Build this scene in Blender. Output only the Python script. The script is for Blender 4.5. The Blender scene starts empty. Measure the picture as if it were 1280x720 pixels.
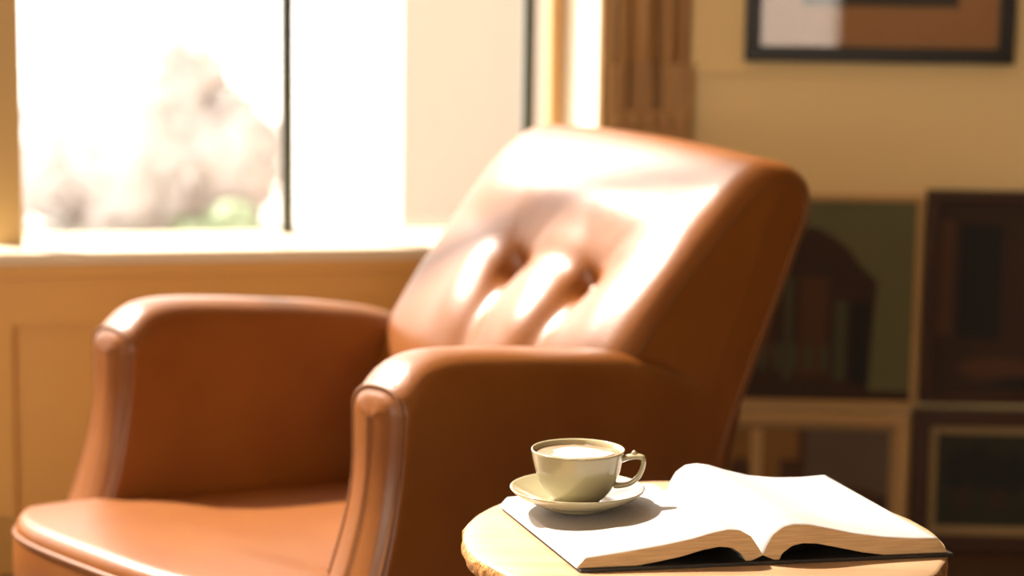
import bpy, bmesh, math, random
from mathutils import Vector, Matrix, noise
R = math.radians
C = bpy.context.scene.collection
sc = bpy.context.scene

# ------------------------------------------------------------------ camera
cd = bpy.data.cameras.new('camera'); cam = bpy.data.objects.new('camera', cd); C.objects.link(cam)
cd.sensor_width = 36.0; cd.lens = 67.5; cd.clip_start = 0.05; cd.clip_end = 200
PITCH, ROLL = R(7.8), R(0.8)
fw = Vector((0, math.cos(PITCH), -math.sin(PITCH))); rt = Vector((1, 0, 0)); up = rt.cross(fw)
r2 = math.cos(ROLL) * rt + math.sin(ROLL) * up; u2 = -math.sin(ROLL) * rt + math.cos(ROLL) * up
M = Matrix((r2, u2, -fw)).transposed().to_4x4(); M.translation = (0, 0, 1.03); cam.matrix_world = M
cd.dof.use_dof = True; cd.dof.focus_distance = 1.86; cd.dof.aperture_fstop = 3.0
sc.camera = cam

# ------------------------------------------------------------------ colour, world, sun, lamps
vs = sc.view_settings
vs.view_transform = 'Standard'; vs.look = 'None'; vs.gamma = 1.0; vs.use_curve_mapping = False
vs.exposure = 0.0
sc.cycles.use_denoising = True
sc.cycles.max_bounces = 10; sc.cycles.diffuse_bounces = 5; sc.cycles.transparent_max_bounces = 12
sc.cycles.sample_clamp_indirect = 8.0
world = bpy.data.worlds.new('world'); sc.world = world; world.use_nodes = True
wb = world.node_tree.nodes['Background']
wb.inputs['Color'].default_value = (1.0, 0.93, 0.83, 1); wb.inputs['Strength'].default_value = 4.5

SUN_AZ = Vector((-0.82, 0.572)); SUN_EL = 50
sl = bpy.data.lights.new('sun', 'SUN'); sl.energy = 19; sl.angle = R(2.2); sl.color = (1.0, 0.88, 0.76)
so = bpy.data.objects.new('sun', sl); C.objects.link(so)
sdir = Vector((SUN_AZ.x * math.cos(R(SUN_EL)), SUN_AZ.y * math.cos(R(SUN_EL)), math.sin(R(SUN_EL))))
so.rotation_euler = sdir.to_track_quat('Z', 'Y').to_euler(); so.location = (-4, 6, 5)

def area(name, loc, rot, sx, sy, energy, col):
    l = bpy.data.lights.new(name, 'AREA'); l.shape = 'RECTANGLE'; l.size = sx; l.size_y = sy
    l.energy = energy; l.color = col
    o = bpy.data.objects.new(name, l); C.objects.link(o); o.location = loc; o.rotation_euler = rot
    return o
# daylight entering the right-hand window behind the camera
area('daylight_rear_window', (0.75, -2.96, 1.5), (R(90), 0, R(0)), 1.25, 1.5, 20, (1.0, 0.75, 0.50))
area('fill_rear_left', (-2.6, -2.96, 1.6), (R(90), 0, R(0)), 1.9, 1.8, 80, (1.0, 0.82, 0.58))  # added fill that brightens the picture wall and wainscot, no known window there

# ------------------------------------------------------------------ materials
def mat(name, col, rough=0.5, spec=0.5, metal=0.0, coat=0.0, bump=None, var=None, sheen=0, extra=None):
    m = bpy.data.materials.new(name); m.use_nodes = True
    nt = m.node_tree; b = nt.nodes['Principled BSDF']
    b.inputs['Base Color'].default_value = (*col, 1); b.inputs['Roughness'].default_value = rough
    b.inputs['Specular IOR Level'].default_value = spec; b.inputs['Metallic'].default_value = metal
    b.inputs['Coat Weight'].default_value = coat; b.inputs['Coat Roughness'].default_value = 0.12
    if sheen: b.inputs['Sheen Weight'].default_value = sheen
    tc = nt.nodes.new('ShaderNodeTexCoord')
    if var:                       # (scale vec, second colour, contrast low, high)
        mp = nt.nodes.new('ShaderNodeMapping'); mp.inputs['Scale'].default_value = var[0]
        n = nt.nodes.new('ShaderNodeTexNoise'); n.inputs['Scale'].default_value = 1; n.inputs['Detail'].default_value = 6
        r = nt.nodes.new('ShaderNodeValToRGB')
        r.color_ramp.elements[0].position = var[2]; r.color_ramp.elements[1].position = var[3]
        r.color_ramp.elements[0].color = (*col, 1); r.color_ramp.elements[1].color = (*var[1], 1)
        nt.links.new(tc.outputs['Object'], mp.inputs[0]); nt.links.new(mp.outputs[0], n.inputs['Vector'])
        nt.links.new(n.outputs['Fac'], r.inputs[0]); nt.links.new(r.outputs[0], b.inputs['Base Color'])
    if bump:                      # (scale, strength, distance)
        n = nt.nodes.new('ShaderNodeTexNoise'); n.inputs['Scale'].default_value = bump[0]; n.inputs['Detail'].default_value = 4
        bp = nt.nodes.new('ShaderNodeBump'); bp.inputs['Strength'].default_value = bump[1]; bp.inputs['Distance'].default_value = bump[2]
        nt.links.new(tc.outputs['Object'], n.inputs['Vector']); nt.links.new(n.outputs['Fac'], bp.inputs['Height'])
        nt.links.new(bp.outputs[0], b.inputs['Normal'])
    return m

LEATHER = mat('tan_leather', (0.185, 0.055, 0.006), 0.40, 0.5, coat=0.22, bump=(160, 0.25, 0.002), var=((9, 9, 9), (0.215, 0.069, 0.008), 0.35, 0.7))
LEATHER.node_tree.nodes['Principled BSDF'].inputs['Coat Roughness'].default_value = 0.35
PIPING = mat('leather_piping', (0.17, 0.06, 0.014), 0.45)
SEAM = mat('dark_seam', (0.09, 0.03, 0.012), 0.7)
DARKWOOD = mat('dark_wood', (0.10, 0.04, 0.015), 0.35, var=((4, 4, 40), (0.05, 0.02, 0.008), 0.4, 0.7))
TABLETOP = mat('light_wood', (0.50, 0.33, 0.19), 0.38, coat=0.15, var=((6, 60, 6), (0.41, 0.25, 0.13), 0.42, 0.75))
BARK = mat('rough_edge_wood', (0.46, 0.22, 0.06), 0.55, bump=(70, 0.8, 0.01), var=((40, 40, 25), (0.24, 0.10, 0.03), 0.45, 0.65))
CERAMIC = mat('sage_ceramic', (0.36, 0.32, 0.19), 0.16, 0.6, coat=0.6)
COFFEE = mat('crema', (0.25, 0.16, 0.09), 0.45, var=((40, 40, 40), (0.20, 0.115, 0.06), 0.4, 0.7))
FOAM = mat('milk_foam', (0.36, 0.33, 0.28), 0.5)
PAGE = mat('page_paper', (0.38, 0.36, 0.34), 0.75, 0.2)
COVER = mat('black_book_cover', (0.018, 0.016, 0.014), 0.45)
WAINSCOT = mat('wainscot_paint', (0.68, 0.385, 0.105), 0.5, var=((3, 3, 1.5), (0.64, 0.36, 0.10), 0.35, 0.7))
SILLWOOD = mat('sill_paint', (0.72, 0.62, 0.46), 0.4)
POSTWOOD = mat('window_post_wood', (0.50, 0.34, 0.13), 0.5)
METAL = mat('dark_green_metal', (0.035, 0.04, 0.02), 0.4)
WALL = mat('cream_wall', (0.78, 0.60, 0.31), 0.8, 0.2, bump=(30, 0.05, 0.003))
WALLW = mat('room_wall_warm', (0.70, 0.54, 0.33), 0.85, 0.2)
CEIL = mat('ceiling_paint', (0.66, 0.50, 0.32), 0.9, 0.2)
OAK = mat('golden_oak', (0.40, 0.22, 0.07), 0.5, var=((30, 30, 3), (0.30, 0.15, 0.045), 0.4, 0.7))
OAKLIGHT = mat('pale_oak', (0.55, 0.33, 0.12), 0.5)
JAMB = mat('white_reveal_paint', (0.85, 0.78, 0.66), 0.6)

def floor_mat():
    m = bpy.data.materials.new('wood_floor'); m.use_nodes = True; nt = m.node_tree; b = nt.nodes['Principled BSDF']
    tc = nt.nodes.new('ShaderNodeTexCoord'); br = nt.nodes.new('ShaderNodeTexBrick')
    br.inputs['Color1'].default_value = (0.09, 0.05, 0.025, 1); br.inputs['Color2'].default_value = (0.07, 0.04, 0.02, 1)
    br.inputs['Mortar'].default_value = (0.06, 0.03, 0.015, 1); br.inputs['Scale'].default_value = 1
    br.inputs['Brick Width'].default_value = 1.2; br.inputs['Row Height'].default_value = 0.12; br.inputs['Mortar Size'].default_value = 0.004
    nt.links.new(tc.outputs['Object'], br.inputs['Vector']); nt.links.new(br.outputs['Color'], b.inputs['Base Color'])
    b.inputs['Roughness'].default_value = 0.65; b.inputs['Specular IOR Level'].default_value = 0.3
    return m
FLOOR = floor_mat()

def glass_mat():
    m = bpy.data.materials.new('window_glass'); m.use_nodes = True; nt = m.node_tree; nt.nodes.clear()
    o = nt.nodes.new('ShaderNodeOutputMaterial'); mx = nt.nodes.new('ShaderNodeMixShader')
    t = nt.nodes.new('ShaderNodeBsdfTransparent'); g = nt.nodes.new('ShaderNodeBsdfGlossy'); g.inputs['Roughness'].default_value = 0.02
    f = nt.nodes.new('ShaderNodeFresnel'); ge = nt.nodes.new('ShaderNodeNewGeometry')
    mr = nt.nodes.new('ShaderNodeMapRange'); mr.inputs[3].default_value = 1.45; mr.inputs[4].default_value = 1/1.45   # same reflectance at the inner face of the pane
    nt.links.new(ge.outputs['Backfacing'], mr.inputs[0]); nt.links.new(mr.outputs[0], f.inputs['IOR'])
    nt.links.new(f.outputs[0], mx.inputs[0]); nt.links.new(t.outputs[0], mx.inputs[1]); nt.links.new(g.outputs[0], mx.inputs[2])
    nt.links.new(mx.outputs[0], o.inputs[0]); return m
GLASS = glass_mat()

# ------------------------------------------------------------------ helpers
def link(name, bm, m, parent=None, smooth=False, mw=None):
    me = bpy.data.meshes.new(name); bmesh.ops.recalc_face_normals(bm, faces=bm.faces[:])
    if smooth:
        for f in bm.faces: f.smooth = True
    bm.to_mesh(me); bm.free()
    for x in (m if isinstance(m, (list, tuple)) else [m]): me.materials.append(x)
    o = bpy.data.objects.new(name, me); C.objects.link(o)
    if parent: o.parent = parent
    if mw is not None: o.matrix_world = mw
    return o
def thing(name, label, cat, loc=(0, 0, 0), rz=0, group=None):
    o = bpy.data.objects.new(name, None); C.objects.link(o); o.empty_display_size = 0.1
    o.location = loc; o.rotation_euler = (0, 0, rz); o['label'] = label; o['category'] = cat
    if group: o['group'] = group
    return o
def tag(o, label, cat, group=None):
    o['label'] = label; o['category'] = cat
    if group: o['group'] = group
    return o
def struct(o): o['kind'] = 'structure'; return o
def box(bm, x0, x1, y0, y1, z0, z1, bev=0.0, mi=0):
    r = bmesh.ops.create_cube(bm, size=1.0, matrix=Matrix.Translation(((x0+x1)/2, (y0+y1)/2, (z0+z1)/2)) @ Matrix.Diagonal((x1-x0, y1-y0, z1-z0, 1)))
    vset = set(r['verts'])
    for f in bm.faces:
        if f.verts[0] in vset: f.material_index = mi
    if bev > 0:
        es = [e for e in bm.edges if e.verts[0] in vset and e.verts[1] in vset]
        bmesh.ops.bevel(bm, geom=es, offset=bev, segments=3, affect='EDGES', profile=0.5)
    return bm
def lathe(bm, prof, seg=64, mi=0):
    rings = []
    for (r, z) in prof:
        rings.append([bm.verts.new((r*math.cos(2*math.pi*i/seg), r*math.sin(2*math.pi*i/seg), z)) for i in range(seg)] if r > 1e-6 else [bm.verts.new((0, 0, z))])
    for a, b in zip(rings, rings[1:]):
        for i in range(seg):
            j = (i+1) % seg
            if len(a) == 1 and len(b) == 1: continue
            if len(a) == 1: f = bm.faces.new((a[0], b[i], b[j]))
            elif len(b) == 1: f = bm.faces.new((a[i], b[0], a[j]))
            else: f = bm.faces.new((a[i], b[i], b[j], a[j]))
            f.material_index = mi
    return bm
def tube(bm, pts, rad, seg=8, closed=False, squash=None):
    n = len(pts); pts = [Vector(p) for p in pts]; rings = []; prev = None
    for i, p in enumerate(pts):
        a = pts[(i-1) % n] if (closed or i > 0) else p; b = pts[(i+1) % n] if (closed or i < n-1) else p
        t = (b-a).normalized()
        if prev is None:
            ref = Vector((0, 0, 1)) if abs(t.z) < 0.9 else Vector((1, 0, 0)); nrm = (ref - t*ref.dot(t)).normalized()
        else: nrm = (prev - t*prev.dot(t)).normalized()
        prev = nrm; bn = t.cross(nrm)
        r = rad[i] if isinstance(rad, (list, tuple)) else rad
        sq = squash or (1, 1)
        rings.append([bm.verts.new(p + (nrm*math.cos(2*math.pi*k/seg)*sq[0] + bn*math.sin(2*math.pi*k/seg)*sq[1])*r) for k in range(seg)])
    m = n if closed else n-1
    for i in range(m):
        a, b = rings[i], rings[(i+1) % n]
        for k in range(seg): bm.faces.new((a[k], a[(k+1) % seg], b[(k+1) % seg], b[k]))
    if not closed: bm.faces.new(rings[0][::-1]); bm.faces.new(rings[-1])
    return bm
def catmull(pts, n, closed=False):
    P = [Vector(p) for p in pts]; out = []; m = len(P)
    rng = m if closed else m-1
    for i in range(rng):
        p0 = P[(i-1) % m] if (closed or i > 0) else P[0]*2-P[1]
        p1 = P[i]; p2 = P[(i+1) % m]
        p3 = P[(i+2) % m] if (closed or i+2 < m) else P[-1]*2-P[-2]
        for k in range(n):
            t = k/n
            out.append(0.5*((2*p1)+(p2-p0)*t+(2*p0-5*p1+4*p2-p3)*t*t+(3*p1-p0-3*p2+p3)*t**3))
    if not closed: out.append(P[-1])
    return out
def interp(tab, x):
    if x <= tab[0][0]: return tab[0][1]
    for (a, b), (c, d) in zip(tab, tab[1:]):
        if x <= c:
            t = (x-a)/(c-a); t2 = t
            return b+(d-b)*t2
    return tab[-1][1]
def smoothtab(tab, n=8):
    return [(p.x, p.y) for p in catmull([(a, b, 0) for a, b in tab], n)]

# ------------------------------------------------------------------ SETTING : floor, ceiling, walls
WW = Matrix.Translation((-0.43, 3.6, 0)) @ Matrix.Rotation(math.atan(0.25), 4, 'Z')     # window wall frame
RW = Matrix.Translation((0.42, 3.78, 0)) @ Matrix.Rotation(math.atan(-0.03), 4, 'Z')    # right wall frame
def slab(z0, z1):            # room outline in plan, ending at the outer face of the window wall
    pts = [(-4.6, -3.0), (3.6, -3.0), (3.6, 3.80), (0.42, 3.90), (0.10, 3.98), (-0.49, 3.83), (-3.98, 2.96), (-4.6, 2.80)]
    bm = bmesh.new(); a = [bm.verts.new((x, y, z0)) for x, y in pts]; b = [bm.verts.new((x, y, z1)) for x, y in pts]
    bm.faces.new(a[::-1]); bm.faces.new(b)
    for i in range(len(pts)): j = (i+1) % len(pts); bm.faces.new((a[i], a[j], b[j], b[i]))
    return bm
struct(link('floor', slab(-0.06, 0.0), FLOOR))
struct(link('ceiling', slab(4.3, 4.4), CEIL))
WL, WR, SILL, HEAD = -3.0, 0.61, 0.607, 4.15
bm = bmesh.new()
box(bm, -3.6, WR+0.0, 0.014, 0.25, 0.0, SILL-0.024)            # dado body
box(bm, -3.6, WR, 0.0, 0.014, 0.47, SILL-0.024)                # top rail
for a, b in ((-3.6, -2.0), (-0.62, -0.5), (0.5, WR)): box(bm, a, b, 0.0, 0.014, 0.0, 0.47, 0.002)
box(bm, -3.6, WR, 0.0, 0.014, 0.0, 0.11)
box(bm, -3.6, WL, 0.0, 0.25, SILL-0.024, 4.3)
box(bm, WL, WR, 0.0, 0.25, HEAD, 4.3)
struct(link('wall_back', bm, WAINSCOT, mw=WW))
bm = bmesh.new()
box(bm, WR, WR+0.09, 0.006, 0.30, 0.0, 4.3)
struct(link('wall_corner', bm, JAMB, mw=WW))
bm = bmesh.new(); box(bm, WL-0.05, WR, -0.012, 0.27, SILL-0.024, SILL, 0.004)
box(bm, WL-0.05, WR, -0.006, 0.0, SILL-0.045, SILL-0.024)
struct(link('trim_1', bm, [SILLWOOD], mw=WW))
bm = bmesh.new(); box(bm, WL, WR, -0.010, 0.0, SILL-0.047, SILL-0.0245, 0.002)
struct(link('trim_2', bm, WAINSCOT, mw=WW))
bm = bmesh.new(); box(bm, -0.25, 3.2, 0.0, 0.12, 0.0, 4.3)
struct(link('wall_right_back', bm, WALL, mw=RW))
bm = bmesh.new(); box(bm, -0.1, 3.2, -0.010, 0.0, 0.940, 0.956, 0.003)
struct(link('trim_3', bm, WALL, mw=RW))
bm = bmesh.new(); box(bm, -4.6, -4.5, -3.0, 2.95, 0.0, 4.3); struct(link('wall_left', bm, WALLW))
bm = bmesh.new(); box(bm, 3.5, 3.6, -3.0, 4.4, 0.0, 4.3); struct(link('wall_right', bm, mat('dark_panelled_wall', (0.14, 0.075, 0.035), 0.6)))
RWIN = ((-3.6, -1.6, 0.6, 2.6), (0.1, 1.38, 0.7, 2.3))          # two openings behind the camera; the left one is added for the fill lamp
bm = bmesh.new()
for a, b in ((-4.6, -3.6), (-1.6, 0.1), (1.38, 3.6)): box(bm, a, b, -3.0, -2.9, 0, 4.3)
for a, b, c, d in RWIN: box(bm, a, b, -3.0, -2.9, 0, c); box(bm, a, b, -3.0, -2.9, d, 4.3)
struct(link('wall_front', bm, WALLW))
for n, (a, b, c, d) in enumerate(RWIN):
    bm = bmesh.new(); box(bm, a, b, -2.93, -2.925, c, d); g = struct(link('window_%d' % (n+3), bm, GLASS))
    bm = bmesh.new()
    for e in ((a, b, c, c+0.06), (a, b, d-0.06, d), (a, a+0.06, c+0.06, d-0.06), (b-0.06, b, c+0.06, d-0.06)): box(bm, e[0], e[1], -2.92, -2.86, e[2], e[3])
    link('window_frame', bm, POSTWOOD, g)

# window 1 (the one in view) and window 2 (left of the post)
def window(n, x0, x1, mull, right_stile):
    bm = bmesh.new(); box(bm, x0, x1, 0.258, 0.262, SILL, HEAD)
    g = struct(link('window_%d' % n, bm, GLASS, mw=WW))
    bm = bmesh.new()
    for x in mull: box(bm, x-0.012, x+0.012, 0.245, 0.275, SILL, HEAD)
    box(bm, x0, x1, 0.245, 0.275, HEAD-0.03, HEAD)
    o = link('mullion', bm, METAL); o.parent = g
    o.matrix_parent_inverse = Matrix.Identity(4)
    if right_stile:
        bm = bmesh.new(); box(bm, x1-0.032, x1-0.006, 0.235, 0.285, SILL, HEAD, 0.002)
        o = link('window_frame', bm, OAKLIGHT); o.parent = g
    bm = bmesh.new(); box(bm, x0, x1, 0.247, 0.275, SILL, SILL+0.004)
    o = link('glazing_bead', bm, SILLWOOD); o.parent = g
window(1, -0.505, WR, (0.038, 0.535), True)
window(2, WL, -0.505, (-0.95,), False)
bm = bmesh.new(); box(bm, -0.530, -0.478, 0.10, 0.120, SILL, HEAD, 0.004)
struct(link('trim_4', bm, POSTWOOD, mw=WW))

# oak casing and carved pilaster in the corner between the two walls
PW = Matrix.Translation((0.165, 3.742, 0)) @ Matrix.Rotation(R(4), 4, 'Z')
bm = bmesh.new()
box(bm, 0.0, 0.007, -0.004, 0.09, 0.0, 4.3, 0.001, 0); box(bm, 0.007, 0.014, 0.004, 0.09, 0, 4.3, 0.001, 1); box(bm, 0.014, 0.026, -0.002, 0.09, 0, 4.3, 0.003, 0)
struct(link('trim_5', bm, [OAKLIGHT, OAK], mw=PW))
pil = thing('pilaster', 'carved brown wooden pilaster between the bright window and the picture wall', 'pilaster')
pil.matrix_world = PW
bm = bmesh.new(); box(bm, 0.026, 0.178, 0.02, 0.10, 0.0, 4.3)
link('backboard', bm, OAK, pil)
for cx, rr in ((0.045, 0.015), (0.0885, 0.022), (0.136, 0.014), (0.163, 0.010)):
    bm = bmesh.new()
    pr = [(rr, 0.98), (rr, 4.3)] if rr != 0.022 else [(rr, 0.97), (rr, 4.3)]
    lathe(bm, [(0, 0.0), (rr*0.9, 0.0), (rr*0.9, 0.9)] + [(rr*0.9, 0.955), (rr*1.25, 0.965), (rr, 0.975)] + [(rr, 1.04), (rr, 3.09), (0, 3.09)], 24)
    bmesh.ops.translate(bm, verts=bm.verts[:], vec=(cx, 0.018, 0))
    link('shaft', bm, OAK, pil, True)
bm = bmesh.new()
for x0, x1 in ((0.026, 0.052), (0.066, 0.104), (0.120, 0.178)): box(bm, x0, x1, -0.006, 0.02, 0.0, 0.962, 0.004)
box(bm, 0.026, 0.178, -0.010, 0.02, 0.800, 0.872, 0.004)
for k in range(5):
    bmesh.ops.create_uvsphere(bm, u_segments=16, v_segments=10, radius=0.011, matrix=Matrix.Translation((0.04+k*0.031, -0.008, 0.850)) @ Matrix.Diagonal((1, 0.7, 1.1, 1)))
link('carved_band', bm, OAK, pil, False)

# ------------------------------------------------------------------ ARMCHAIR
chair = thing('armchair', 'tan leather button-tufted armchair in front of the sunlit window', 'armchair', (-0.359, 2.4975, 0), R(-45.613))

# arms
H_TAB = smoothtab([(-0.15, 0.50), (-0.06, 0.555), (-0.02, 0.580), (0.0, 0.601), (0.02, 0.619), (0.055, 0.630), (0.12, 0.629), (0.26, 0.614), (0.38, 0.598), (0.494, 0.574), (0.63, 0.520), (0.72, 0.478)])
YF_TAB = smoothtab([(0.10, -0.085), (0.22, -0.085), (0.30, -0.066), (0.35, -0.043), (0.40, -0.024), (0.45, -0.010), (0.50, -0.002), (0.56, 0.000), (0.60, 0.000), (0.66, 0.006)])
YR_TAB = [(0.1, 0.52), (0.2, 0.535), (0.405, 0.597), (0.52, 0.636), (0.60, 0.665)]
def arm(cx, side):
    HW = 0.052; RZ = 0.042; ZB = 0.165
    # cross-section: unit list of (x, kind, a)
    sec = []
    NS = 22
    for i in range(NS): sec.append((-1.0, 's', i/NS))
    NA = 20
    for i in range(NA+1):
        a = math.pi - math.pi*i/NA
        ca, sa = math.cos(a), math.sin(a)
        sec.append((math.copysign(abs(ca)**0.8, ca), 'a', abs(sa)**0.85))
    for i in range(NS-1, -1, -1): sec.append((1.0, 's', i/NS))
    def pt(s, t, ins=0.0, fwd=0.0, k=0.0):
        xn, kd, a = s
        y = None; yy = 0.0
        z = ZB
        for _ in range(8):
            h = interp(H_TAB, yy)
            z = ZB + (h-RZ-ZB)*a if kd == 's' else h-RZ+RZ*a
            yf = interp(YF_TAB, z); yr = interp(YR_TAB, z)
            yy = 0.5*yy + 0.5*(yf + (yr-yf)*t)
        hw = HW*(1.0 - 0.10*math.exp(-((z-0.47)/0.07)**2)*max(0, 1-t*3))    # waist at the front
        x = hw*xn; zc = min(z, h-RZ)
        x2 = x*(1-k); z2 = z + (zc-z)*k
        if ins:
            d = math.hypot(x2, z2-zc)
            if d > 1e-6: f = max(0, (d-ins)/d); x2 *= f; z2 = zc+(z2-zc)*f
        # outward belly of the long sides
        x2 += math.copysign(0.006*math.sin(math.pi*min(1, t*1.1))*math.sin(math.pi*min(1, max(0, (z-ZB)/(h-ZB)))), xn)
        return Vector((cx+x2, yy-fwd, z2))
    bm = bmesh.new(); rows = []
    for k in (1.0, 0.85, 0.65, 0.45, 0.25, 0.12):                  # front panel, convex
        rows.append([bm.verts.new(pt(s, 0, 0.009, 0.010+0.012*math.sqrt(max(0, 1-(1-k)**2)), k)) for s in sec])
    rows.append([bm.verts.new(pt(s, 0, 0.009, 0.009)) for s in sec])
    for a in (75, 50, 25, 0): rows.append([bm.verts.new(pt(s, 0, 0.009*(1-math.cos(R(a))), 0.009*math.sin(R(a)))) for s in sec])
    for i in range(1, 46): rows.append([bm.verts.new(pt(s, (i/45)**1.15)) for s in sec])
    for k in (0.3, 0.7, 1.0): rows.append([bm.verts.new(pt(s, 1, 0, 0, k)) for s in sec])
    for a, b in zip(rows, rows[1:]):
        for i in range(len(sec)-1): bm.faces.new((a[i], a[i+1], b[i+1], b[i]))
    bm.faces.new([r[0] for r in rows] + [r[-1] for r in rows[::-1]])
    bmesh.ops.remove_doubles(bm, verts=bm.verts[:], dist=1e-5)
    o = link('armrest', bm, LEATHER, chair, True)
    bm = bmesh.new(); tube(bm, [pt(s, 0, 0.006, 0.0085) for s in sec], 0.0032, 8)
    link('piping', bm, PIPING, o, True)
    return o
arm(0.293, 1); arm(-0.293, -1)

# backrest
PROF = [(0.36, 0.17), (0.365, 0.33), (0.385, 0.45), (0.425, 0.56), (0.475, 0.635), (0.535, 0.705), (0.60, 0.775), (0.650, 0.822), (0.70, 0.851), (0.755, 0.853), (0.797, 0.825), (0.803, 0.775), (0.785, 0.725), (0.735, 0.61), (0.685, 0.50), (0.645, 0.40), (0.60, 0.27), (0.575, 0.17)]
loop = catmull([(0, y, z) for y, z in PROF], 9)
HALF, BX, RR = 0.292, 0.036, 0.036
BUT = [(-0.055, 0.674), (0.120, 0.672)]
nl = len(loop)
nrm = []
for i, p in enumerate(loop):
    t = (loop[min(i+1, nl-1)]-loop[max(i-1, 0)]).normalized()
    nrm.append(Vector((0, -t.z, t.y)))     # outward for front (towards -y)
top_i = max(range(nl), key=lambda i: loop[i].z)
def g(x, s): return math.exp(-(x/s)**2)
def dent(x, z):
    d = 0.0
    for bx, bz in BUT:
        dx, dz = x-bx, z-bz
        d += 0.026*g(math.hypot(dx, dz), 0.019) + 0.015*g(math.hypot(dx, dz), 0.050)
        if dz < 0:      # fold running down from the button, widening
            sx = 0.018 + 0.06*min(0.3, -dz)
            cxo = dx + 0.10*dz*(1 if bx < 0.05 else -0.3)
            d += 0.013*g(cxo, sx)*min(1, -dz/0.02)*max(0.2, 1+dz*3.2)
        else:           # short diagonal pleats above
            d += 0.003*g(dx + 0.7*dz, 0.016)*g(dz, 0.06) + 0.003*g(dx - 0.7*dz, 0.014)*g(dz, 0.06)
    # soft crease joining the two buttons
    x0, x1 = BUT[0][0], BUT[1][0]
    if x0-0.02 < x < x1+0.02:
        zc = BUT[0][1] + 0.012*math.sin(math.pi*(x-x0)/(x1-x0)) + 0.004
        d += 0.006*g(z-zc, 0.018)
    elif x <= x0-0.02: d += 0.006*g(z-(BUT[0][1]+0.3*(x0-x)), 0.02)*max(0, 1-(x0-x)/0.18)
    else: d += 0.006*g(z-(BUT[0][1]+0.3*(x-x1)), 0.02)*max(0, 1-(x-x1)/0.14)
    # puffed pads between folds
    d -= 0.012*g((x-0.065), 0.045)*g(z-0.60, 0.06) + 0.010*g(x-0.24, 0.05)*g(z-0.62, 0.09) + 0.010*g(x+0.12, 0.05)*g(z-0.62, 0.09) + 0.010*g(z-0.77, 0.035)
    return d
mid0, mid1 = Vector((0, 0.47, 0.20)), Vector((0, 0.715, 0.80))
def bpt(x, i, ins, xo=0.0, k=0.0):
    p = loop[i] - nrm[i]*ins
    if i < top_i:
        edge = max(0, min(1, (HALF-abs(x))/0.10)); edge = edge*edge*(3-2*edge)
        p = p - nrm[i]*dent(x, loop[i].z)*edge*min(1, max(0, (0.86-loop[i].z)/0.05))
        p = p + nrm[i]*0.012*(1-(x/HALF)**2)
    if k:
        t = max(0, min(1, (p-mid0).dot(mid1-mid0)/(mid1-mid0).length_squared)); q = mid0+(mid1-mid0)*t
        p = p + (q-p)*k
    return Vector((x+xo, p.y, p.z - 0.045*x*max(0, min(1, (p.z-0.60)/0.2))))
bm = bmesh.new(); rows = []
def row(x, ins, xo=0, k=0): rows.append([bm.verts.new(bpt(x, i, ins, xo, k)) for i in range(nl)])
E0 = HALF-RR
for k in (1.0, 0.7, 0.4, 0.15): row(-HALF, RR*0.75, -0.004*k, k)
for a in range(90, -1, -10): row(-(E0+RR*math.sin(R(a))), RR*0.75*(1-math.cos(R(a))))
NX = 110
for j in range(1, NX): row(-E0+2*E0*j/NX, 0)
for a in range(0, 91, 10): row(E0+RR*math.sin(R(a)), RR*0.75*(1-math.cos(R(a))))
for k in (0.15, 0.4, 0.7, 1.0): row(HALF, RR*0.75, 0.004*k, k)
for a, b in zip(rows, rows[1:]):
    for i in range(nl-1): bm.faces.new((a[i], a[i+1], b[i+1], b[i]))
    bm.faces.new((a[nl-1], a[0], b[0], b[nl-1]))
bmesh.ops.remove_doubles(bm, verts=bm.verts[:], dist=1e-5)
BR = Matrix.Translation((BX, 0.5, 0)) @ Matrix.Rotation(R(-9), 4, 'Z') @ Matrix.Translation((0, -0.5, 0))
back = link('backrest', bm, LEATHER, chair, True); back.matrix_local = BR
for bx, bz in BUT:
    i = min(range(top_i), key=lambda i: abs(loop[i].z-bz))
    p = bpt(bx, i, 0); n = nrm[i]
    bm = bmesh.new(); lathe(bm, [(0, 0.0075), (0.004, 0.0072), (0.0075, 0.0055), (0.0098, 0.002), (0.0102, -0.001), (0.009, -0.006), (0, -0.006)], 24)
    o = link('button', bm, LEATHER, back, True)
    q = n.to_track_quat('Z', 'X'); o.location = p + n*0.009; o.rotation_euler = q.to_euler()
# side seams of the backrest (dark welt along each edge, seen on the near side)
for sgn in (-1, 1):
    bm = bmesh.new()
    pts = [bpt(sgn*HALF, i, RR*0.75) for i in range(10, nl-8)]
    tube(bm, pts, 0.0022, 6); link('welt', bm, PIPING, back, True)

# seat cushion, T-shaped: wide in front of the arms, narrow between them
ZT, ZB_, RS = 0.384, 0.246, 0.020
def seat_xy(u, v):
    yn = -0.245 + 0.625*v
    k = max(0, min(1, (yn+0.110)/0.045)); k = k*k*(3-2*k)
    w = 0.272 + (0.238-0.272)*k
    w *= 1 - 0.05*math.exp(-v/0.05)
    yf_ = -0.247 + 0.072*abs(u)**5 + 0.012*u*u
    return Vector((u*w, yf_ + (0.38-yf_)*v, 0)), w, yf_
def seat_z(p, w, yf_):
    d = min(w-abs(p.x), p.y-yf_, 0.38-p.y); d = max(0, min(RS, d))
    cr = 0.016*(1-(p.x/w)**2)*max(0, min(1, (p.y-yf_)/0.18))**0.6
    return ZT - RS + math.sqrt(max(0, RS*RS-(RS-d)**2)) + cr - 0.085*(p.y+0.2) - 0.012
us = [math.sin(math.pi/2*(-1+2*i/48)) for i in range(49)]; vs2 = [0.5-0.5*math.cos(math.pi*j/70) for j in range(71)]
bm = bmesh.new(); G_ = []; bott = {}
rim = []
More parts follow.
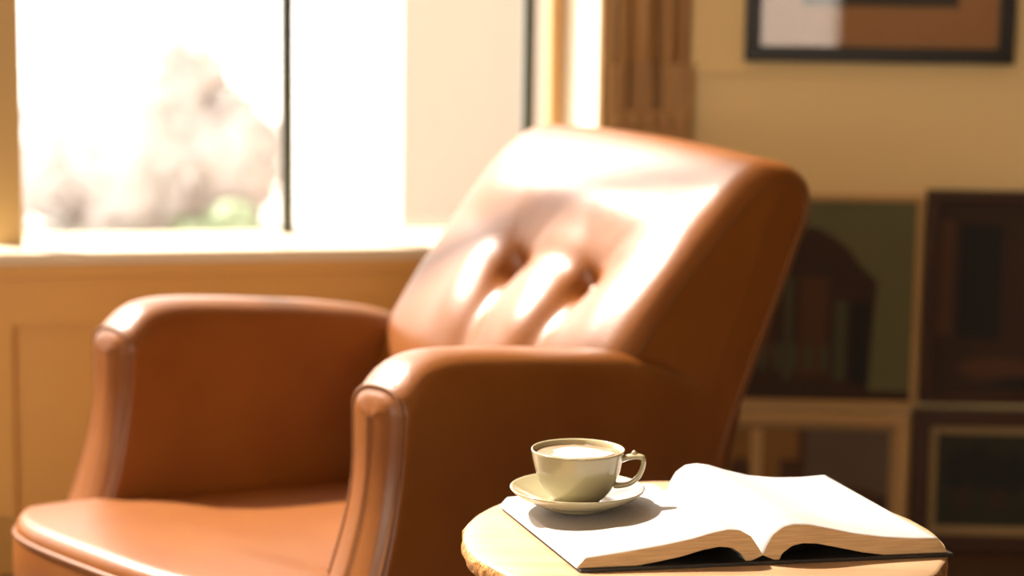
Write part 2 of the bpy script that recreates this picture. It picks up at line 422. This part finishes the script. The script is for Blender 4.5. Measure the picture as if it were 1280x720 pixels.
for j, v in enumerate(vs2):
    r_ = []
    for i, u in enumerate(us):
        p, w, yf_ = seat_xy(u, v); r_.append(bm.verts.new((p.x, p.y, seat_z(p, w, yf_))))
    G_.append(r_)
for j in range(70):
    for i in range(48): bm.faces.new((G_[j][i], G_[j][i+1], G_[j+1][i+1], G_[j+1][i]))
rim = [G_[0][i] for i in range(49)] + [G_[j][48] for j in range(1, 71)] + [G_[70][i] for i in range(47, -1, -1)] + [G_[j][0] for j in range(69, 0, -1)]
rp = [v.co.copy() for v in rim]; prev = rim; nr = len(rim); cen = Vector((0, 0.05, 0))
for f, drop in ((1.010, 0.012), (1.013, 0.045), (1.008, 0.085), (0.99, 0.105), (0.96, 0.110)):
    cur = [bm.verts.new((cen.x+(p.x-cen.x)*f, cen.y+(p.y-cen.y)*f, p.z-drop)) for p in rp]
    for i in range(nr): bm.faces.new((prev[i], prev[(i+1) % nr], cur[(i+1) % nr], cur[i]))
    prev = cur
bm.faces.new(prev[::-1])
seat = link('seat_cushion', bm, LEATHER, chair, True)
bm = bmesh.new(); tube(bm, [Vector((p.x*1.004, p.y*1.004, p.z-0.001)) for p in rp], 0.0036, 8, True)
link('piping', bm, PIPING, seat, True)
# base under the seat
bm = bmesh.new(); box(bm, -0.30, 0.30, -0.225, 0.56, 0.150, 0.246, 0.02)
for v in bm.verts:
    if v.co.z > 0.2: v.co.z -= 0.075*(v.co.y+0.2)
link('seat_base', bm, LEATHER, chair, False)
for sx in (-1, 1):
    for yy, dy in ((-0.16, -0.03), (0.50, 0.05)):
        bm = bmesh.new(); lathe(bm, [(0, 0), (0.012, 0), (0.024, 0.155), (0, 0.155)], 20)
        for v in bm.verts:
            k = 1-v.co.z/0.155; v.co.x += sx*0.02*k+sx*0.25; v.co.y += dy*k+yy
        link('leg', bm, DARKWOOD, chair, True)

# ------------------------------------------------------------------ SIDE TABLE
TC = Vector((0.192, 1.852, 0)); TR = 0.239; TZ = 0.530; TH = 0.024
tab = thing('side_table', 'small round light-wood side table with rough live edge beside the armchair', 'table', TC)
bm = bmesh.new(); seg = 160
def rad(a):
    v = Vector((math.cos(a), math.sin(a), 0))
    return TR*(1 + 0.012*noise.noise(v*1.3+Vector((3, 1, 0))) + 0.004*noise.noise(v*9))
rows = []
for rr, dz in ((0.0, 0), (0.5, 0), (0.85, 0), (0.975, 0), (0.993, -0.0012), (1.0, -0.005), (0.999, -0.011), (0.992, -0.017), (0.975, -0.022), (0.955, -TH), (0.6, -TH), (0, -TH)):
    if rr == 0: rows.append([bm.verts.new((0, 0, TZ+dz))]); continue
    ring = []
    for i in range(seg):
        a = 2*math.pi*i/seg; r = rad(a)*rr
        if -0.023 < dz < -0.002: r += 0.004*noise.noise(Vector((math.cos(a)*14, math.sin(a)*14, dz*160)))
        ring.append(bm.verts.new((r*math.cos(a), r*math.sin(a), TZ+dz)))
    rows.append(ring)
for ri, (a, b) in enumerate(zip(rows, rows[1:])):
    for i in range(seg):
        j = (i+1) % seg
        if len(a) == 1: f = bm.faces.new((a[0], b[i], b[j]))
        elif len(b) == 1: f = bm.faces.new((a[i], b[0], a[j]))
        else: f = bm.faces.new((a[i], b[i], b[j], a[j]))
        f.material_index = 1 if 4 <= ri <= 8 else 0; f.smooth = True
link('tabletop', bm, [TABLETOP, BARK], tab)
bm = bmesh.new(); lathe(bm, [(0, 0.02), (0.030, 0.02), (0.024, 0.06), (0.020, 0.25), (0.024, 0.46), (0.045, 0.495), (0.05, TZ-TH), (0, TZ-TH)], 32)
link('pedestal', bm, DARKWOOD, tab, True)
bm = bmesh.new(); lathe(bm, [(0, 0.0), (0.15, 0.0), (0.155, 0.006), (0.15, 0.014), (0.05, 0.022), (0, 0.022)], 48)
link('foot', bm, DARKWOOD, tab, True)

# ------------------------------------------------------------------ OPEN BOOK
BA = R(11.5)
book = thing('open_book', 'thick black-covered book lying open on the round wooden side table', 'book', (0.2395, 1.7565, TZ), BA)
BH = 0.238; BW = 0.187
def page_top(u, v, side):
    # u distance from the spine 0..BW ; v 0 front .. BH back ; height above the table
    tb = v/BH
    if side > 0:
        tab_ = [(0.0, 0.009), (0.004, 0.018), (0.010, 0.0285), (0.020, 0.0355), (0.030, 0.0375), (0.045, 0.0365), (0.065, 0.032), (0.090, 0.0262), (0.12, 0.0215), (0.15, 0.0190), (0.176, 0.0180)]
        tab2 = [(0.0, 0.012), (0.004, 0.024), (0.010, 0.034), (0.020, 0.041), (0.032, 0.0425), (0.045, 0.0405), (0.065, 0.034), (0.090, 0.0275), (0.12, 0.0240), (0.15, 0.0235), (0.176, 0.0250)]
    else:
        tab_ = [(0.0, 0.009), (0.004, 0.016), (0.012, 0.0275), (0.022, 0.0335), (0.034, 0.0350), (0.050, 0.0325), (0.070, 0.0272), (0.095, 0.0228), (0.125, 0.0185), (0.15, 0.0155), (0.172, 0.0130)]
        tab2 = [(0.0, 0.009), (0.004, 0.015), (0.012, 0.0205), (0.022, 0.0225), (0.034, 0.0220), (0.050, 0.0200), (0.070, 0.0180), (0.095, 0.0165), (0.125, 0.0160), (0.15, 0.0145), (0.172, 0.0130)]
    a = interp(tab_, u); b = interp(tab2, u)
    return a + (b-a)*tb
def page_block(side):
    bm = bmesh.new(); NU, NV = 60, 30; T = []; B = []
    umax = 0.176 if side > 0 else 0.172
    for j in range(NV+1):
        v = BH*j/NV; tr = []; br_ = []
        for i in range(NU+1):
            k = i/NU; u = umax*k**1.4; z = page_top(u, v, side)
            tr.append(bm.verts.new((side*u, v+0.002*noise.noise(Vector((u*30, v*5, 0)))*0.2, z)))
            th = 0.0165 if side > 0 else 0.0155
            # underside: starts vertical at the spine, arches, then rests on the cover; fore-edge slants outwards
            ub = (0.011 + (umax+(0.010 if side > 0 else 0.008)-0.011)*k**1.15)
            zu = page_top(max(0.0, ub-0.009), v, side) - th - (0.002 if side > 0 else 0.0005)
            fall = max(0, 1-ub/0.020)
            zb = max(0.0042, zu - 0.03*fall**1.5)
            if ub > umax-0.02: zb = max(0.0042, min(zb, 0.0048))
            br_.append(bm.verts.new((side*ub, v, zb)))
        T.append(tr); B.append(br_)
    for G in (T, B):
        for j in range(NV):
            for i in range(NU): bm.faces.new((G[j][i], G[j][i+1], G[j+1][i+1], G[j+1][i])).smooth = True
    for j in range(NV):
        bm.faces.new((T[j][NU], B[j][NU], B[j+1][NU], T[j+1][NU])); bm.faces.new((T[j][0], B[j][0], B[j+1][0], T[j+1][0]))
    for i in range(NU):
        for jj in (0, NV): bm.faces.new((T[jj][i], T[jj][i+1], B[jj][i+1], B[jj][i])).material_index = 1
    return bm
# page edges: fine lines of stacked sheets
def edge_mat():
    m = bpy.data.materials.new('page_edges'); m.use_nodes = True; nt = m.node_tree; b = nt.nodes['Principled BSDF']
    tc = nt.nodes.new('ShaderNodeTexCoord'); n = nt.nodes.new('ShaderNodeTexNoise'); mp = nt.nodes.new('ShaderNodeMapping')
    mp.inputs['Scale'].default_value = (25, 25, 900); r = nt.nodes.new('ShaderNodeValToRGB')
    r.color_ramp.elements[0].color = (0.42, 0.27, 0.13, 1); r.color_ramp.elements[1].color = (0.56, 0.38, 0.20, 1)
    r.color_ramp.elements[0].position = 0.35; r.color_ramp.elements[1].position = 0.65
    n.inputs['Scale'].default_value = 1
    nt.links.new(tc.outputs['Object'], mp.inputs[0]); nt.links.new(mp.outputs[0], n.inputs['Vector']); nt.links.new(n.outputs['Fac'], r.inputs[0]); nt.links.new(r.outputs[0], b.inputs['Base Color'])
    b.inputs['Roughness'].default_value = 0.8; return m
EDGE = edge_mat()
# printed page: faint grey lines of text made by thin dashes
def print_mat():
    m = bpy.data.materials.new('printed_page'); m.use_nodes = True; nt = m.node_tree; b = nt.nodes['Principled BSDF']; L = nt.links.new
    b.inputs['Roughness'].default_value = 0.7
    tc = nt.nodes.new('ShaderNodeTexCoord'); sp = nt.nodes.new('ShaderNodeSeparateXYZ'); L(tc.outputs['Object'], sp.inputs[0])
    def mth(op, a, b_=None):
        n = nt.nodes.new('ShaderNodeMath'); n.operation = op
        for k, v in enumerate((a, b_)):
            if v is None: continue
            if isinstance(v, (int, float)): n.inputs[k].default_value = v
            else: L(v, n.inputs[k])
        return n.outputs[0]
    fr = mth('FRACT', mth('MULTIPLY', sp.outputs[1], 1/0.0062)); ln = mth('LESS_THAN', fr, 0.36)
    n = nt.nodes.new('ShaderNodeTexNoise'); mp = nt.nodes.new('ShaderNodeMapping'); mp.inputs['Scale'].default_value = (260, 160, 0)
    n.inputs['Scale'].default_value = 1; L(tc.outputs['Object'], mp.inputs[0]); L(mp.outputs[0], n.inputs['Vector'])
    wd = mth('GREATER_THAN', n.outputs['Fac'], 0.44)
    ax = mth('ABSOLUTE', sp.outputs[0]); i1 = mth('GREATER_THAN', ax, 0.024); i2 = mth('LESS_THAN', ax, 0.150)
    j1 = mth('GREATER_THAN', sp.outputs[1], 0.025); j2 = mth('LESS_THAN', sp.outputs[1], 0.225)
    f = mth('MULTIPLY', mth('MULTIPLY', mth('MULTIPLY', ln, wd), mth('MULTIPLY', i1, i2)), mth('MULTIPLY', j1, j2))
    mx = nt.nodes.new('ShaderNodeMix'); mx.data_type = 'RGBA'; L(mth('MULTIPLY', f, 0.22), mx.inputs[0])
    mx.inputs[6].default_value = (0.38, 0.36, 0.34, 1); mx.inputs[7].default_value = (0.12, 0.10, 0.08, 1); L(mx.outputs[2], b.inputs['Base Color'])
    return m
PRINT = print_mat()
for side in (-1, 1): link('page_block', page_block(side), [PRINT, EDGE], book)
bm = bmesh.new(); box(bm, -BW+0.010, BW+0.004, -0.003, BH+0.003, 0.0, 0.0038, 0.001)
cov = link('cover', bm, COVER, book)
for side in (-1, 1):      # loose endpapers arching under the page blocks
    bm = bmesh.new(); a = []
    for j in (0.001, BH-0.001):
        a.append([bm.verts.new((side*(0.014+0.10*k/16), j, 0.0045+0.011*math.sin(math.pi*(k/16)**0.8))) for k in range(17)])
    for k in range(16): bm.faces.new((a[0][k], a[0][k+1], a[1][k+1], a[1][k])).smooth = True
    bmesh.ops.solidify(bm, geom=bm.faces[:], thickness=0.0006)
    link('endpaper', bm, COVER, book)
for o in book.children:
    for v in o.data.vertices: v.co.x -= 0.11*v.co.y      # the opened block leans a little to the left

# ------------------------------------------------------------------ CUP AND SAUCER
SX, SY, SZ = 0.0685, 1.888, TZ+0.0208
sau = thing('saucer', 'sage ceramic saucer under the coffee cup, on the left page of the book', 'saucer', (SX, SY, SZ))
bm = bmesh.new(); lathe(bm, [(0, 0.003), (0.022, 0.003), (0.024, 0.0045), (0.028, 0.0045), (0.032, 0.0048), (0.045, 0.0085), (0.058, 0.0145), (0.0655, 0.0190), (0.0670, 0.0200), (0.0680, 0.0195), (0.0675, 0.0178), (0.060, 0.0118), (0.046, 0.0050), (0.036, 0.0022), (0.035, 0.0), (0.031, 0.0), (0.030, 0.0015), (0, 0.0015)], 96)
link('dish', bm, CERAMIC, sau, True)
cup = thing('coffee_cup', 'sage ceramic cappuccino cup full of milky coffee, standing on a saucer', 'cup', (SX, SY, SZ+0.0046))
bm = bmesh.new()
lathe(bm, [(0, 0.0025), (0.018, 0.0025), (0.0195, 0.0), (0.0225, 0.0), (0.0235, 0.0025), (0.0285, 0.0065), (0.0345, 0.0135), (0.0395, 0.0225), (0.0430, 0.0330), (0.0455, 0.0440), (0.0468, 0.0515), (0.0472, 0.0535), (0.0465, 0.0545), (0.0452, 0.0535), (0.0440, 0.0480), (0.0410, 0.0330), (0.037, 0.0220), (0.030, 0.0110), (0.02, 0.0060), (0, 0.0060)], 96)
link('bowl', bm, CERAMIC, cup, True)
bm = bmesh.new()
hp = catmull([(0.0415, 0, 0.0445), (0.0500, 0, 0.0475), (0.0575, 0, 0.0490), (0.0640, 0, 0.0485), (0.0660, 0, 0.0455), (0.0650, 0, 0.0370), (0.0605, 0, 0.0275), (0.0525, 0, 0.0210), (0.0430, 0, 0.0185), (0.0370, 0, 0.0185)], 6)
nn = len(hp)
tube(bm, hp, [0.0044-0.0010*math.sin(math.pi*i/(nn-1)) for i in range(nn)], 14, False, (0.75, 1.25))
tube(bm, [(0.0545, 0, 0.0505), (0.0565, 0, 0.0528), (0.0590, 0, 0.0510)], [0.002, 0.0026, 0.002], 10)
h = link('handle', bm, CERAMIC, cup, True); h.rotation_euler = (0, 0, R(-8))
bm = bmesh.new(); lathe(bm, [(0, 0.0498), (0.030, 0.0497), (0.041, 0.0490), (0.0445, 0.0483), (0.043, 0.042), (0, 0.042)], 64)
cof = link('coffee', bm, COFFEE, cup, True)
# rosetta-like blot of milk foam
bm = bmesh.new()
def blot(r0, z, sx, sy, lob, cx=0, cy=0):
    n = 72; ring = [bm.verts.new((cx+sx*r0*(1+lob*math.cos(3*2*math.pi*i/n+0.5)+lob*0.6*math.cos(7*2*math.pi*i/n))*math.cos(2*math.pi*i/n), cy+sy*r0*(1+lob*math.cos(3*2*math.pi*i/n+0.5))*math.sin(2*math.pi*i/n), z)) for i in range(n)]
    c = bm.verts.new((cx, cy, z+0.0006))
    for i in range(n): bm.faces.new((ring[i], ring[(i+1) % n], c))
blot(0.026, 0.0500, 1.15, 1.0, 0.10, 0.002, 0.0)
link('milk_foam', bm, FOAM, cof, True)

# ------------------------------------------------------------------ PICTURES ON THE RIGHT WALL  (wall-local x, z)
def col(name, c, rough=0.6): return mat(name, c, rough, 0.3)
def picture(name, label, x0, x1, z0, z1, fw_, fcol, shapes, mats, depth=0.022, y0=-0.001, mw_=0.0, mcol=None, tilt=0.0, glass=False, group='framed pictures along the wall'):
    t = thing(name, label, 'picture', group=group)
    t.matrix_world = RW @ Matrix.Translation(((x0+x1)/2, y0, z0)) @ Matrix.Rotation(R(tilt), 4, 'X')
    W, Hh = (x1-x0)/2, z1-z0
    bm = bmesh.new()
    box(bm, -W, W, -depth, 0, 0, fw_, 0.002); box(bm, -W, W, -depth, 0, Hh-fw_, Hh, 0.002)
    box(bm, -W, -W+fw_, -depth, 0, fw_, Hh-fw_, 0.002); box(bm, W-fw_, W, -depth, 0, fw_, Hh-fw_, 0.002)
    link('frame', bm, fcol, t)
    d = -depth*0.45
    if mcol:
        bm = bmesh.new(); box(bm, -W+fw_, W-fw_, d+0.001, d+0.003, fw_, Hh-fw_)
        link('mat_board', bm, mcol, t)
    a0, a1, b0, b1 = -W+fw_+mw_, W-fw_-mw_, fw_+mw_, Hh-fw_-mw_
    bm = bmesh.new(); box(bm, a0, a1, d, d+0.002, b0, b1)
    for k, (mi, pts) in enumerate(shapes):
        vs_ = [bm.verts.new((a0+(a1-a0)*u, d-0.0004*(k+1)*0.5-0.0003, b0+(b1-b0)*v)) for u, v in pts]
        f = bm.faces.new(vs_); f.material_index = mi
    # keep winding towards the room
    link('print', bm, mats, t)
    if glass:
        bm = bmesh.new(); box(bm, -W+fw_, W-fw_, -depth*0.8-0.001, -depth*0.8, fw_, Hh-fw_); link('glazing', bm, GLASS, t)
    return t
def rect(u0, u1, v0, v1): return [(u0, v0), (u1, v0), (u1, v1), (u0, v1)]
def blob(u, v, a, b, n=20, seed=0, j=0.12):
    rnd = random.Random(seed); return [(u+a*math.cos(2*math.pi*i/n)*(1+rnd.uniform(-j, j)), v+b*math.sin(2*math.pi*i/n)*(1+rnd.uniform(-j, j))) for i in range(n)]
BLK = col('black_frame', (0.012, 0.010, 0.008), 0.35); MATB = col('tan_mat', (0.32, 0.15, 0.055)); DPR = col('dark_print', (0.02, 0.018, 0.018))
CRF = col('cream_frame', (0.50, 0.32, 0.14)); GRN = col('green_grey_sky', (0.125, 0.125, 0.062)); BRN = col('umber', (0.035, 0.018, 0.010)); BRN2 = col('red_umber', (0.075, 0.032, 0.015)); TEAL = col('dull_teal', (0.06, 0.062, 0.035))
DBF = col('dark_brown_frame', (0.045, 0.018, 0.008), 0.4); DRK = col('near_black', (0.010, 0.010, 0.008)); OCH = col('ochre', (0.24, 0.12, 0.03)); MAU = col('mauve_grey', (0.115, 0.085, 0.065)); CRM = col('cream_mat', (0.34, 0.22, 0.10))
DGR = col('dark_foliage', (0.018, 0.020, 0.010))
dome = [(0.0, 0.05), (0.78, 0.05), (0.80, 0.45), (0.81, 0.60), (0.72, 0.68), (0.66, 0.76), (0.58, 0.82), (0.50, 0.86), (0.44, 0.87), (0.40, 0.80), (0.30, 0.83), (0.2, 0.86), (0.1, 0.80), (0.0, 0.75)]
p1 = picture('framed_print', 'black-framed print with tan mat hung high on the cream wall', 0.026, 0.545, 0.967, 1.36, 0.030, BLK, [(1, rect(0.0, 1.0, 0.0, 1.0))], [DPR, DPR], 0.03, mw_=0.078, mcol=MATB, glass=True)
shapes = [(1, rect(0, 1, 0, 0.05)), (1, dome), (2, rect(0.42, 0.56, 0.12, 0.62)), (2, rect(0.12, 0.28, 0.2, 0.7)), (3, rect(0.60, 0.66, 0.1, 0.5)), (3, rect(0.34, 0.38, 0.1, 0.62)), (4, rect(0.68, 0.78, 0.08, 0.50))] + [(3, rect(0.05+0.08*k, 0.09+0.08*k, 0.15, 0.28)) for k in range(7)]
picture('framed_painting', 'green-grey painting of a dark domed building in a thin cream frame', -0.02, 0.386, 0.287, 0.708, 0.011, CRF, shapes, [GRN, BRN, BRN2, TEAL, DRK], 0.02)
shapes = [(1, rect(0.13, 0.36, 0.28, 0.88)), (1, blob(0.72, 0.62, 0.20, 0.17, seed=2)), (2, blob(0.35, 0.13, 0.20, 0.06, seed=3)), (2, blob(0.75, 0.22, 0.18, 0.06, seed=4)), (3, rect(0.02, 0.10, 0.3, 0.9)), (2, rect(0.5, 1.0, 0.90, 0.94)), (1, blob(0.6, 0.06, 0.3, 0.03, seed=5))]
picture('framed_painting', 'dark brown framed painting with a tall black panel, right of the domed building', 0.392, 0.80, 0.300, 0.722, 0.020, DBF, shapes, [BRN, DRK, BRN2, BRN2], 0.035)
shapes = [(1, rect(0.0, 0.52, 0.0, 1.0)), (2, rect(0.52, 1.0, 0.35, 1.0)), (3, rect(0.40, 0.50, 0.0, 0.7)), (3, blob(0.18, 0.45, 0.08, 0.25, seed=6)), (4, rect(0.24, 0.30, 0.3, 1.0)), (3, rect(0.5, 0.54, 0, 1)), (3, blob(0.75, 0.3, 0.22, 0.14, seed=7))]
picture('framed_print', 'small ochre and mauve print in a wide cream frame standing on the floor', -0.06, 0.373, 0.001, 0.275, 0.022, CRF, shapes, [BRN, OCH, MAU, BRN2, CRF], 0.02, mw_=0.014, mcol=CRM, tilt=-3, y0=-0.022)
shapes = [(1, blob(0.12+0.11*k, 0.6+0.08*math.sin(k*2.1), 0.07, 0.24, seed=10+k, j=0.2)) for k in range(8)] + [(2, blob(0.15+0.2*k, 0.3, 0.06, 0.12, seed=30+k)) for k in range(4)]
picture('framed_print', 'dark foliage print with cream mat in a brown frame standing on the floor', 0.381, 0.83, 0.001, 0.287, 0.034, DBF, shapes, [DGR, DRK, BRN], 0.03, mw_=0.016, mcol=CRM, tilt=-3, y0=-0.022)

# ------------------------------------------------------------------ OUTSIDE
PAVE = mat('pavement', (0.5, 0.48, 0.45), 0.9); STUCCO = mat('peach_stucco', (0.29, 0.235, 0.195), 0.9); LEAF = mat('pale_foliage', (0.45, 0.415, 0.41), 0.9); LEAF2 = mat('green_foliage', (0.20, 0.26, 0.16), 0.8); PWIN = mat('shop_window', (0.5, 0.5, 0.5), 0.3)
bm = bmesh.new(); box(bm, -40, 30, 4.75, 45, -0.32, -0.25)
struct(link('ground_outside', bm, PAVE))
bld = thing('building', 'pale peach building across the street, seen through the right pane', 'building', (-0.63, 10.5, -0.25))
bm = bmesh.new(); box(bm, 0, 8, 0, 6, 0, 9); link('facade', bm, STUCCO, bld)
bm = bmesh.new(); box(bm, -0.1, 8.1, -0.15, 0, 4.2, 4.5); link('cornice', bm, STUCCO, bld)
def bush(name, label, loc, blobs, m, seed):
    bm = bmesh.new(); rnd = random.Random(seed)
    for bx, by, bz, r in blobs:
        res = bmesh.ops.create_icosphere(bm, subdivisions=5, radius=r, matrix=Matrix.Translation((bx, by, bz)))
        for v in res['verts']:
            d = (v.co-Vector((bx, by, bz))).normalized()
            v.co += d*r*(0.22*noise.noise(v.co*2.2+Vector((seed, 0, 0))) + 0.10*noise.noise(v.co*9))
        for _ in range(int(500*r*r)+60):                        # leaves standing off the crown
            v = Vector((rnd.gauss(0, 1), rnd.gauss(0, 1), rnd.gauss(0, 1))).normalized()*r*rnd.uniform(0.95, 1.12)
            c = Vector((bx, by, bz))+v; q = Matrix.Rotation(rnd.uniform(0, 6.28), 4, v.normalized()) @ Matrix.Rotation(rnd.uniform(-1, 1), 4, 'X')
            s = rnd.uniform(0.04, 0.08)
            bm.faces.new([bm.verts.new(c+(q @ Vector(p))*s) for p in ((-1, 0, 0), (0, 0.55, 0.1), (1, 0, 0), (0, -0.55, 0.1))])
    o = link(name, bm, m, smooth=True); o.location = loc; tag(o, label, 'shrub'); return o
bush('shrub', 'large pale hazy shrub outside the left window pane', (-2.25, 11.8, -0.25), [(0, 0, 0.45, 0.58), (-0.55, 0, 0.40, 0.40), (0.42, 0, 0.45, 0.42), (0.0, 0, 0.72, 0.50)], LEAF, 1)
bush('shrub', 'small greenish shrub low outside the left window pane', (-1.62, 11.0, -0.25), [(0, 0, 0.08, 0.16), (-0.2, 0, 0.0, 0.15)], LEAF2, 2)
